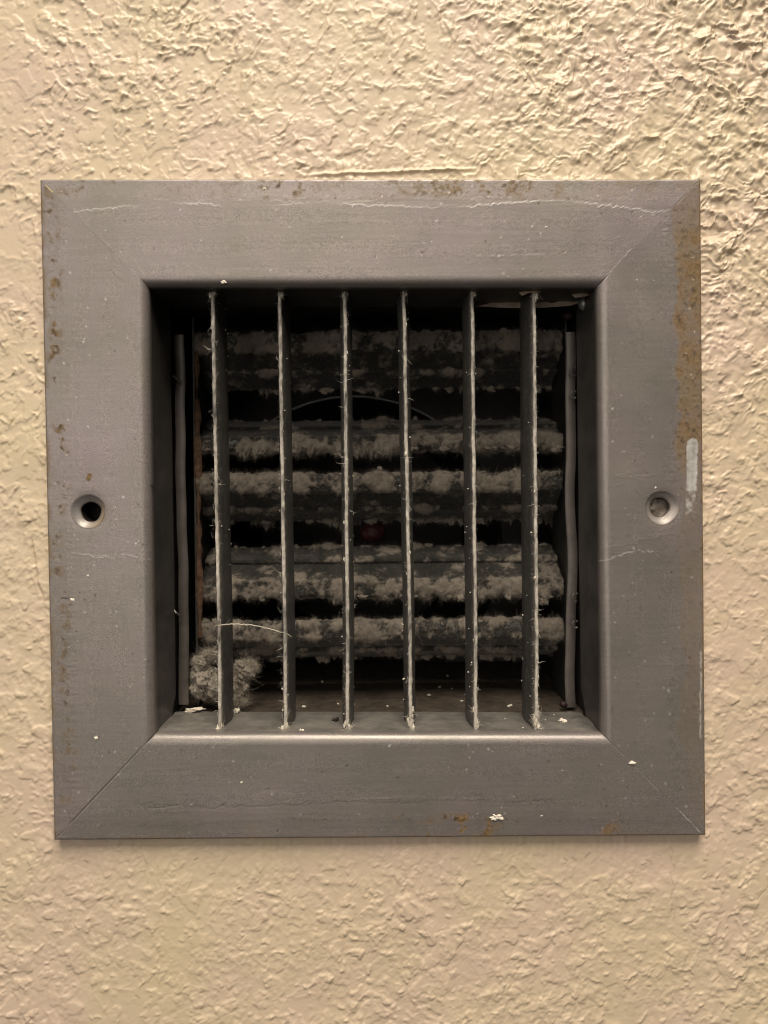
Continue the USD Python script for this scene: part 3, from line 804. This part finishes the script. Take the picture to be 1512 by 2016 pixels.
# ------------------------------------------------------------------ vanes
VANES = [((418, 575), (432, 1437)), ((550, 574), (561, 1437)), ((679, 578), (683, 1436)), ((795, 574), (808, 1437)), ((930, 575), (936, 1438)), ((1052, 572), (1056, 1436))]
for k, (a, b) in enumerate(VANES):
    g = np.random.default_rng(500 + k)
    yf = 0.0004
    A, B = P(*a, yf), P(*b, yf)
    A[2], B[2] = SL[0, 1] - 0.0003, SL[2, 1] + 0.0003
    n = 420
    sec = [(0.0, 0.0, 1), (0.42, 0.08, 1), (0.6, 0.38, 1), (0.64, 0.9, 0.85), (0.68, 1.6, 0.35), (0.82, 2.6, 0.16), (1.0, 3.5, 0.06), (1.25, 4.5, 0), (1.9, 8.5, 0), (2.1, 11.0, 0), (1.9, 15.0, 0), (1.2, 19.5, 0), (0.7, 21.2, 0), (0.0, 21.4, 0)]
    sec = np.array(sec)
    ring = np.vstack([sec, sec[-2:0:-1] * [-1, 1, 1]])
    t = np.linspace(0, 1, n)
    C = A[None] + (B - A)[None] * t[:, None]
    th = 0.0 + {0: 0.015, 1: 0.0, 2: 0.012, 3: -0.01, 4: 0.0, 5: 0.01}[k]
    zz = C[:, 2] * 1e3
    off = 0.22 * nz(zz, zz * 0 + k * 3, 45, 510) + 0.05 * nz(zz, zz * 0 + k, 4, 511)
    ox, oy = ring[:, 0] * math.cos(th) - ring[:, 1] * math.sin(th), ring[:, 1] * math.cos(th) + ring[:, 0] * math.sin(th)
    G = np.zeros((n, len(ring), 3))
    nose = ring[:, 2]
    rough = 1 + nose[None] * 0.07 * nz(zz[:, None], np.arange(len(ring))[None] * 0.7 + 9 * k, 1.2, 512)
    G[..., 0] = C[:, None, 0] + (ox[None] * rough + off[:, None]) / 1e3
    G[..., 1] = C[:, None, 1] + (oy[None] + nose[None] * 0.07 * nz(zz[:, None], 3.0 * k, 1.6, 513) * 0.6) / 1e3
    G[..., 2] = C[:, None, 2]
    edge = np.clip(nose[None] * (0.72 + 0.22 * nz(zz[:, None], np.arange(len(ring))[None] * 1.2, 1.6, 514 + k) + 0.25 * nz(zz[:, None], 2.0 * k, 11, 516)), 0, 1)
    # close the ring
    G = np.concatenate([G, G[:, :1]], 1)
    edge = np.concatenate([edge, edge[:, :1]], 1)
    vp = put("vane", grid_mesh(G, flip=True), vane_paint, VENT, smooth=True, attrs={"edge": edge})
    # fluff caught on the leading edge
    parts = []
    cl = np.r_[g.uniform(0, 1, 26), [0.004, 0.008, 0.985, 0.995, 0.99]]
    if k == 5:
        cl = np.r_[cl, np.linspace(0.73, 0.80, 9), np.linspace(0.86, 0.9, 5), np.linspace(0.95, 0.99, 5)]
    if k == 3:
        cl = np.r_[cl, np.linspace(0.47, 0.50, 4), np.linspace(0.955, 0.985, 4)]
    if k == 1:
        cl = np.r_[cl, np.linspace(0.92, 0.96, 5)]
    if k == 0:
        cl = np.r_[cl, [0.74, 0.86, 0.865, 0.93, 0.94, 0.95], np.linspace(0.08, 0.13, 4)]
    for c_ in cl:
        end = c_ > 0.95 or c_ < 0.02
        root = A + (B - A) * c_ + np.array([g.choice([-1, 1] if k < 3 else [-0.3, 1]) * 0.0007, g.uniform(0, 0.0012), 0])
        nf = int(g.integers(2, 6)) if not end else 16
        dr = g.normal(size=(nf, 3)) * [1, 0.6, 1] + [0.3 * np.sign(root[0] - A[0] + 1e-9), -0.5, -0.1]
        parts.append(fibres(root + g.normal(size=(nf, 3)) * 0.0003, dr, g.uniform(0.0008, 0.003 if not end else 0.0032, nf), g, 9e-5, 0.5))
        if g.random() < 0.12 or end:
            parts.append(lump(root, g.uniform(0.0002, 0.00038) * (1.5 if end else 1), int(c_ * 999), 0.9, 2, (0.8, 0.8, 1.8)))
    nf = (300, 150, 210, 170, 110, 380)[k]
    tt = g.random(nf)
    roots = A + (B - A) * tt[:, None] + np.c_[g.choice([-1, 1], nf) * 0.0008, g.uniform(0, 0.0015, nf), np.zeros(nf)]
    dr = g.normal(size=(nf, 3)) * 0.7 + np.c_[np.sign(roots[:, 0] - (A + (B - A) * tt[:, None])[:, 0]) * 0.8, np.full(nf, -0.2), np.zeros(nf)]
    parts.append(fibres(roots, dr, g.uniform(0.0003, 0.0011, nf), g, 7e-5, 0.4, 4))
    # specks of dust on the flanks
    for s in range(26):
        side = g.choice([-1, 1])
        dep = g.uniform(2, 17)
        hw = np.interp(dep, sec[:, 1], sec[:, 0])
        root = A + (B - A) * g.random() + np.array([side * (hw + 0.05) / 1e3, dep / 1e3, 0])
        parts.append(lump(root, g.uniform(0.0001, 0.00028), s, 0.8, 1))
    put("lint_fringe", join(parts), fibre_mat, vp, smooth=True, kind="stuff")

# ------------------------------------------------------------------ damper blades with lint
XL, XR = P(392, 1000, 0.036)[0], P(1108, 1000, 0.036)[0]


def blade(k, py_front, py_back, up, yf, yb, cover):
    """up: the front edge is the upper one"""
    g = np.random.default_rng(600 + k)
    zf, zb = P(740, py_front, yf)[2] * 1e3, P(740, py_back, yb)[2] * 1e3
    s = 1 if up else -1
    f0, b0 = yf * 1e3, yb * 1e3
    span = abs(zf - zb)
    # path over the blade as the eye sees it, from behind the leading edge to the trailing edge (y, z in mm)
    pth = np.array([(f0 + 5, zf + s * 0.4), (f0 + 1.6, zf + s * 0.3), (f0 + 0.3, zf - s * 0.6), (f0, zf - s * 2.2), (f0 + 0.5, zf - s * min(6.0, span * 0.36)),
                    (f0 + 3.0, zf - s * (min(6.0, span * 0.36) + 1.0)), (f0 + (b0 - f0) * 0.55, zf - s * span * 0.66), (f0 + (b0 - f0) * 0.55 - 1.0, zf - s * span * 0.70),
                    (f0 + (b0 - f0) * 0.55 - 0.6, zf - s * span * 0.76), (f0 + (b0 - f0) * 0.72, zf - s * span * 0.84), (b0 - 0.6, zf - s * span * 0.97), (b0, zf - s * span), (b0 + 2.0, zf - s * (span - 0.6))])
    cov = np.array([0.7, 1.0, 1.0, 0.95, 0.7, 0.12, 0.0, 0.42, 0.45, 0.0, 0.0, 0.3, 0.25]) if up else np.array([0.7, 1.0, 1.0, 0.95, 0.7, 0.25, 0.05, 0.3, 0.2, 0.05, 0.25, 0.45, 0.4])
    sd = np.r_[0, np.cumsum(np.hypot(*np.diff(pth, axis=0).T))]
    nv = int(sd[-1] / 0.38)
    tv = np.linspace(0, sd[-1], nv)
    py, pz, cv = np.interp(tv, sd, pth[:, 0]), np.interp(tv, sd, pth[:, 1]), np.interp(tv, sd, cov)
    nu = 380
    xs = np.linspace(XL + 0.0004 * k % 0.0008, XR - 0.0006, nu)
    # the blade: a folded sheet, 0.8 mm thick
    G = np.zeros((nu, nv, 3))
    G[..., 0] = xs[:, None]
    G[..., 1], G[..., 2] = py[None] / 1e3, pz[None] / 1e3
    Nn = grid_normals(G)
    fl = Nn[nu // 2, nv // 3, 1] > 0
    if fl:
        Nn = -Nn
    nb = np.linspace(0, nu - 1, 12).astype(int)
    front = G[nb]
    back = front - Nn[nb] * 0.0008
    ring = np.concatenate([front, back[:, ::-1], front[:, :1]], 1)
    bp = put("damper_blade", grid_mesh(ring, flip=not fl), blade_metal, VENT, smooth=30)
    # the lint: a felt that dips under the metal where there is none
    U, V = np.meshgrid(xs * 1e3, tv, indexing="ij")
    big = fbm(U, V, 5.0, 610 + k * 5, 3, 0.6)
    mid = fbm(U, V, 1.6, 640 + k, 3, 0.65)
    fine = fbm(U, V, 0.6, 660 + k, 2, 0.7)
    rag = fbm(U + 0.5 * mid, V * 0.25, 6.5, 680 + k, 4, 0.72)
    fib = np.zeros_like(U)
    for q_ in range(5):
        an = q_ * 0.66 + 0.2 + 0.4 * nz(U, V, 6, 705 + q_)
        fib = np.maximum(fib, np.exp(-(nz(U * np.cos(an) + V * np.sin(an), (V * np.cos(an) - U * np.sin(an)) * 7, 2.4, 710 + q_ + 5 * k) / 0.3) ** 2) * np.clip(0.6 + 0.5 * nz(U, V, 1.7, 720 + q_), 0, 1))
    c2 = cv[None] * cover + 0.22 * big + 0.06 * mid + 0.05 * (fib - 0.5) - 0.1
    tail = ss(sd[-1] - 5.5, sd[-1] - 1.5, V)
    head = ss(3.5, 5.0, V) * 0 + np.exp(-((V - 6.0) / 2.4) ** 2)
    th = 0.95 * ss(0.02, 0.95, c2) * np.clip(0.85 + 0.45 * big, 0.3, 1.7) + (0.09 * mid + 0.04 * fine + 0.16 * (fib - 0.5)) * ss(0.0, 0.4, c2) + 0.04
    th += head * 0.35 * np.clip(rag, -0.8, 1.8) * 0.7
    felt = 0.72 * ss(-0.05, 0.85, th + 0.05 * fine + 0.08 * mid + 0.12 * big + 0.28 * (fib - 0.45))  # sheet capped darker than the fibres: shade within the lint, as colour
    G2 = G + Nn * (th / 1e3)[..., None]
    # shreds that hang off the lower edge
    low = (tail if up else np.exp(-((V - 4.6) / 2.2) ** 2)) * cover
    hang = low * np.clip(rag + 0.4 * mid + 0.25 * fine - (0.75 if up else 0.55), 0, 2.2) * (2.2 if up else 1.7)
    G2[..., 2] -= hang / 1e3
    G2[..., 1] -= 0.4 * hang / 1e3
    upf = head * np.clip(fbm(U, V * 0.2, 3.0, 690 + k, 4, 0.85), -0.3, 1.8) * (0.8 if up else 0.0)
    G2[..., 2] += upf / 1e3
    parts = [grid_mesh(G2, flip=fl)]
    # loose fibres standing out of it
    wgt = np.clip(th, 0, None).ravel() ** 1.0 + 0.6 * hang.ravel() + 0.05
    idx = g.choice(wgt.size, 24000, p=wgt / wgt.sum())
    rt = G2.reshape(-1, 3)[idx]
    dr = g.normal(size=(len(idx), 3)) * [1.0, 0.7, 0.7] + Nn.reshape(-1, 3)[idx] * 0.4 + np.c_[np.zeros(len(idx)), np.zeros(len(idx)), -0.35 * hang.ravel()[idx]]
    parts.append(fibres(rt, dr, 0.0007 + g.exponential(0.0009, len(idx)).clip(0, 0.0036), g, 4.8e-5, 0.6, 4))
    fe = np.r_[felt.ravel(), np.full(len(parts[1][0]), 1.0)]
    # matted tufts hanging from the lower edge and perched on the upper one
    e_low = int(np.argmin(np.abs(tv - (sd[-1] - 2.4)))) if up else int(np.argmin(np.abs(tv - 5.0)))
    e_top = int(np.argmin(np.abs(tv - 4.2))) if up else int(np.argmin(np.abs(tv - (sd[-1] - 2.4))))
    for q_ in range(34):
        at_ = G2[int(g.integers(6, nu - 6)), e_low if q_ < 20 else e_top].copy()
        sz = g.uniform(0.4, 1.15) * (1 if q_ < 20 else 0.7) * 1e-3
        at_[2] += (-0.5 if q_ < 20 else 0.3) * sz
        parts.append(lump(at_, sz, int(g.integers(1, 900)), 0.9, 2, (g.uniform(0.8, 2.0), 0.6, g.uniform(0.6, 1.3))))
        nf = int(60 * sz * 1e3) + 20
        parts.append(fibres(at_ + g.normal(size=(nf, 3)) * sz * 0.6, g.normal(size=(nf, 3)) + [0, -0.3, -0.5 if q_ < 20 else 0.4], 0.0006 + g.exponential(0.001, nf).clip(0, 0.003), g, 4.8e-5, 0.6, 5))
    fe = np.r_[fe, np.full(sum(len(p_[0]) for p_ in parts[2:]), 0.8)]
    put("lint_coat", join(parts), lint_mat, bp, smooth=True, kind="stuff", attrs={"felt": fe})


BLADES = [(657, 765, True, 0.0335, 0.052, 0.95), (884, 828, False, 0.0335, 0.053, 0.9), (936, 1024, True, 0.0335, 0.052, 1.05), (1174, 1076, False, 0.0335, 0.053, 0.95), (1227, 1292, True, 0.0335, 0.053, 0.95)]
for k, b in enumerate(BLADES):
    blade(k, *b)

# the damper's side plates, one edge rusted
for sgn, x0 in ((-1, XL), (1, XR)):
    za, zb = P(740, 1318, 0.034)[2], P(740, 612, 0.034)[2]
    m = box(x0 - 0.0014 if sgn < 0 else x0 + 0.0006, x0 - 0.0006 if sgn < 0 else x0 + 0.0014, 0.034, 0.056, ZB, ZT)
    put("damper_side_plate", m, blade_metal, VENT, smooth=False)
xr = P(391, 1000, 0.033)[0]
zz = np.linspace(P(391, 1255, 0.033)[2], P(391, 690, 0.033)[2], 120)
ww = 0.0011 + 0.0003 * nz(zz * 1e3, zz * 0, 3, 700)
G = np.zeros((120, 7, 3))
for j, a in enumerate(np.linspace(-1, 1, 7)):
    G[:, j] = np.stack([xr + a * ww, 0.0322 + 0.0008 * a * a + 0.0002 * nz(zz * 1e3, zz * 0 + j, 1.5, 701), zz], 1)
put("rusty_edge", grid_mesh(G), rust_mat, VENT, smooth=True, label="rust brown upright edge inside the left of the opening")

# ------------------------------------------------------------------ duct behind
DUCT = thing("duct", label="dark sheet metal duct box with round pipe mouth behind the vent blades", cat="duct")
x0, x1 = SL[:, 0].min() - 0.0015, SL[:, 0].max() + 0.0015
yb = 0.112
ya = Y_B + 0.0004
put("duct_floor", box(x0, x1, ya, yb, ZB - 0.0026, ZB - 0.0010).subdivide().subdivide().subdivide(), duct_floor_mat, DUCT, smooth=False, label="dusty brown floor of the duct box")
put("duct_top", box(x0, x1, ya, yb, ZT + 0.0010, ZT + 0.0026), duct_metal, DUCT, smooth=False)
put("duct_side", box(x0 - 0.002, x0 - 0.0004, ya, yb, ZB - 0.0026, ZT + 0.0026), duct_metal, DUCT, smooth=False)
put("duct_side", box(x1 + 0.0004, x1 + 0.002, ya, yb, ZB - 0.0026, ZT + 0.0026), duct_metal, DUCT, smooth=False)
pc = P(697, 1072, yb)
pr = np.linalg.norm(P(697, 779, yb) - pc)
from shapely.geometry import Point, box as sbox
plate = sbox(x0 - 0.002, ZB - 0.004, x1 + 0.002, ZT + 0.004).difference(Point(pc[0], pc[2]).buffer(pr, 48))
m = trimesh.util.concatenate([trimesh.creation.extrude_polygon(q_, 0.0012, engine="earcut") for q_ in getattr(plate, "geoms", [plate])])
m.apply_transform(np.array([[1, 0, 0, 0], [0, 0, -1, yb + 0.0014], [0, 1, 0, 0], [0, 0, 0, 1]], float))
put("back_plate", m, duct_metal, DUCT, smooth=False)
th = np.linspace(0, 2 * np.pi, 97)
prof = [(pr - 0.0006, yb - 0.0004), (pr - 0.0018, yb + 0.002), (pr - 0.0022, yb + 0.16), (0.001, yb + 0.161)]
G = np.array([[(pc[0] + r * math.cos(a), y, pc[2] + r * math.sin(a)) for a in th] for r, y in prof])
put("pipe_mouth", grid_mesh(G, flip=True), duct_metal, DUCT, smooth=35)
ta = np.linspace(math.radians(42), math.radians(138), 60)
rim = tube(np.stack([pc[0] + (pr - 0.0004) * np.cos(ta), np.full(60, yb - 0.001), pc[2] + (pr - 0.0004) * np.sin(ta)], 1), 0.0009 * np.sin(np.linspace(0.15, math.pi - 0.15, 60)), 10)  # upper arc only: light on the pipe edge, put into shape and colour
put("pipe_rim_glint", rim, rim_glint_mat, DUCT, smooth=True, label="pale upper arc of the pipe mouth with caught light put into its colour")
# a dark red rounded cap hanging in the duct
cq = P(734, 1048, 0.062)
v, f = lump(np.zeros(3), 0.0046, 41, 0.12, 3, (1.15, 0.9, 0.95))
put("cap", (v + cq, f), red_mat, None, label="dark red rounded cap in the gap behind the blades near the middle", cat="cap")

# ------------------------------------------------------------------ loose lint, thread, flakes
def lint_ball(px, py, y, r, sq, seed, label, pieces):
    g = np.random.default_rng(seed)
    c0 = P(px, py, y)
    parts = []
    for (dx, dz, rr, q) in pieces:
        for _ in range(16):
            o = g.normal(size=3)
            o *= g.random() ** 0.4 * 0.72 / np.linalg.norm(o)
            parts.append(lump(c0 + np.array([dx, 0, dz]) + o * rr * np.array(q), rr * g.uniform(0.25, 0.42), int(g.integers(1, 900)), 0.5, 3, (1, 1, 1)))
    V = np.vstack([p[0] for p in parts])
    n = 15000
    rt = V[g.integers(0, len(V), n)]
    out = rt - c0
    out /= np.linalg.norm(out, axis=1, keepdims=True)
    tang = np.cross(out, [0, 1, 0]) * g.choice([-1, 1], n)[:, None]
    parts.append(fibres(rt, tang * 0.5 + out * 0.2 + g.normal(size=(n, 3)) * 0.8, 0.0008 + g.exponential(0.0012, n).clip(0, 0.004), g, 5e-5, 0.7, 5))
    v0 = sum(len(p_[0]) for p_ in parts[:-1])
    lr = V[g.integers(0, len(V), 900)]
    parts.append(fibres(lr, np.cross(lr - c0, [0, 1, 0]) * 300 + g.normal(size=lr.shape) * 0.6, g.uniform(0.003, 0.008, 900), g, 5e-5, 0.3, 9))
    v, f = join(parts)
    put("lint_clump", (v, f), ball_mat, None, smooth=True, label=label, cat="lint", attrs={"felt": np.r_[np.full(v0, 0.6), np.ones(len(v) - v0)]})  # lumps darker than their fibres: inner shade put into the colour


lint_ball(408, 1345, 0.0275, 0, 0, 811, "rounded grey brown lint ball in lower left corner left of the first vane",
          [(0, 0.0, 0.0066, (1.15, 0.8, 1.0)), (-0.002, 0.0075, 0.0036, (1.0, 0.8, 0.8)), (0.003, -0.002, 0.005, (1, 0.8, 0.9)), (0.001, 0.011, 0.0022, (1.2, 0.7, 0.8))])
lint_ball(482, 1345, 0.0285, 0, 0, 822, "ragged tall lint tuft just right of the first vane near the sill",
          [(0, 0.005, 0.0042, (0.95, 0.7, 1.0)), (-0.0015, -0.001, 0.0042, (0.8, 0.7, 1.2)), (-0.002, -0.006, 0.0032, (1.0, 0.7, 0.9)), (0.002, 0.0065, 0.0026, (1.0, 0.7, 0.7))])

g = np.random.default_rng(9)
cp = [(421, 1233), (428, 1231), (440, 1230), (460, 1228), (480, 1229), (505, 1232), (530, 1238), (548, 1243), (566, 1248), (575, 1254)]
q = np.array([P(a, b, -0.0012 if 425 < a < 560 else 0.0012) for a, b in cp])
t = np.linspace(0, len(q) - 1, 60)
q = np.stack([np.interp(t, np.arange(len(q)), q[:, i]) for i in range(3)], 1)
q = gaussian_filter(q, (1.5, 0)) + g.normal(size=q.shape) * 0.00009
parts = [(np.array(m.vertices), np.array(m.faces)) for m in [tube(q, np.interp(np.linspace(0, 1, 60), [0, 0.15, 0.3, 0.8, 1], [0.00004, 0.0001, 0.00014, 0.00012, 0.00004]), 6)]]
rt = q[g.integers(6, 54, 90)]
parts.append(fibres(rt, g.normal(size=(90, 3)) * 0.8 + g.choice([-1, 1], (90, 1)) * [1.0, 0, -0.1], g.uniform(0.0006, 0.0026, 90), g, 7e-5, 0.4))
put("lint_thread", join(parts), fibre_mat, None, smooth=True, label="thin pale fuzzy thread strung between the first and second vane", cat="thread")

# straw sliver on the frame's upper left corner
q = np.array([P(80, 357, -0.0048), P(90, 366, -0.0052), P(104, 379, -0.0056)])
put("straw_sliver", tube(q, [0.00025, 0.00042, 0.0002], 5), straw_mat, None, smooth=60, label="pale yellow straw sliver stuck on the upper left corner of the frame", cat="sliver")


def flake(name, px, py, y, size, sq, seed, material, label, cat, group=None):
    v, f = lump(np.zeros(3), size, seed, 0.9, 2, sq)
    a = seed * 0.7
    R = np.array([[math.cos(a), -math.sin(a), 0], [math.sin(a), math.cos(a), 0], [0, 0, 1]])
    c0 = P(px, py, y)
    c0[2] = max(c0[2], SL[2, 1] + size * sq[2] * 0.5)
    put(name, (v @ R.T + c0, f), material, None, smooth=False, label=label, cat=cat, group=group)


flake("dirt_crumb", 660, 1418, 0.010, 0.0011, (1.1, 0.8, 0.7), 3, dark_steel, "dark crumb on the grey sill left of the third vane", "crumb")
flake("paint_flake", 384, 1398, 0.021, 0.0019, (1.4, 0.7, 0.35), 5, chip_mat, "pale paint flake on the sill below the lint ball", "flake")
flake("paint_flake", 466, 1399, 0.021, 0.0015, (1.0, 0.6, 0.5), 7, chip_mat, "pale paint flake on the sill below the ragged lint tuft", "flake")
flake("paint_flake", 1108, 1420, 0.010, 0.0010, (1.2, 0.7, 0.5), 8, chip_mat, "small pale flake on the sill right of the sixth vane", "flake")
flake("paint_flake", 592, 1438, -0.001, 0.0006, (1.2, 0.7, 0.6), 9, chip_mat, "tiny white flake at the sill edge just right of the second vane", "flake")
g = np.random.default_rng(31)
parts = []
for k in range(12):
    yy = g.uniform(0.03, 0.09)
    c0 = np.array([g.uniform(-0.05, 0.07), yy, ZB - 0.0007])
    parts.append(lump(c0, g.uniform(0.0002, 0.00055), k, 0.9, 1, (1.2, 0.8, 0.7)))
for k in range(40):
    c0 = np.array([g.uniform(-0.068, 0.068), g.uniform(0.0, 0.02), SL[2, 1] + 0.0002])
    parts.append(lump(c0, g.uniform(0.00012, 0.0003), k, 0.9, 1, (1.2, 0.8, 0.7)))
put("grit", join(parts), chip_mat, None, smooth=False, label="scattered pale specks of grit on the sill and duct floor", cat="grit", kind="stuff")
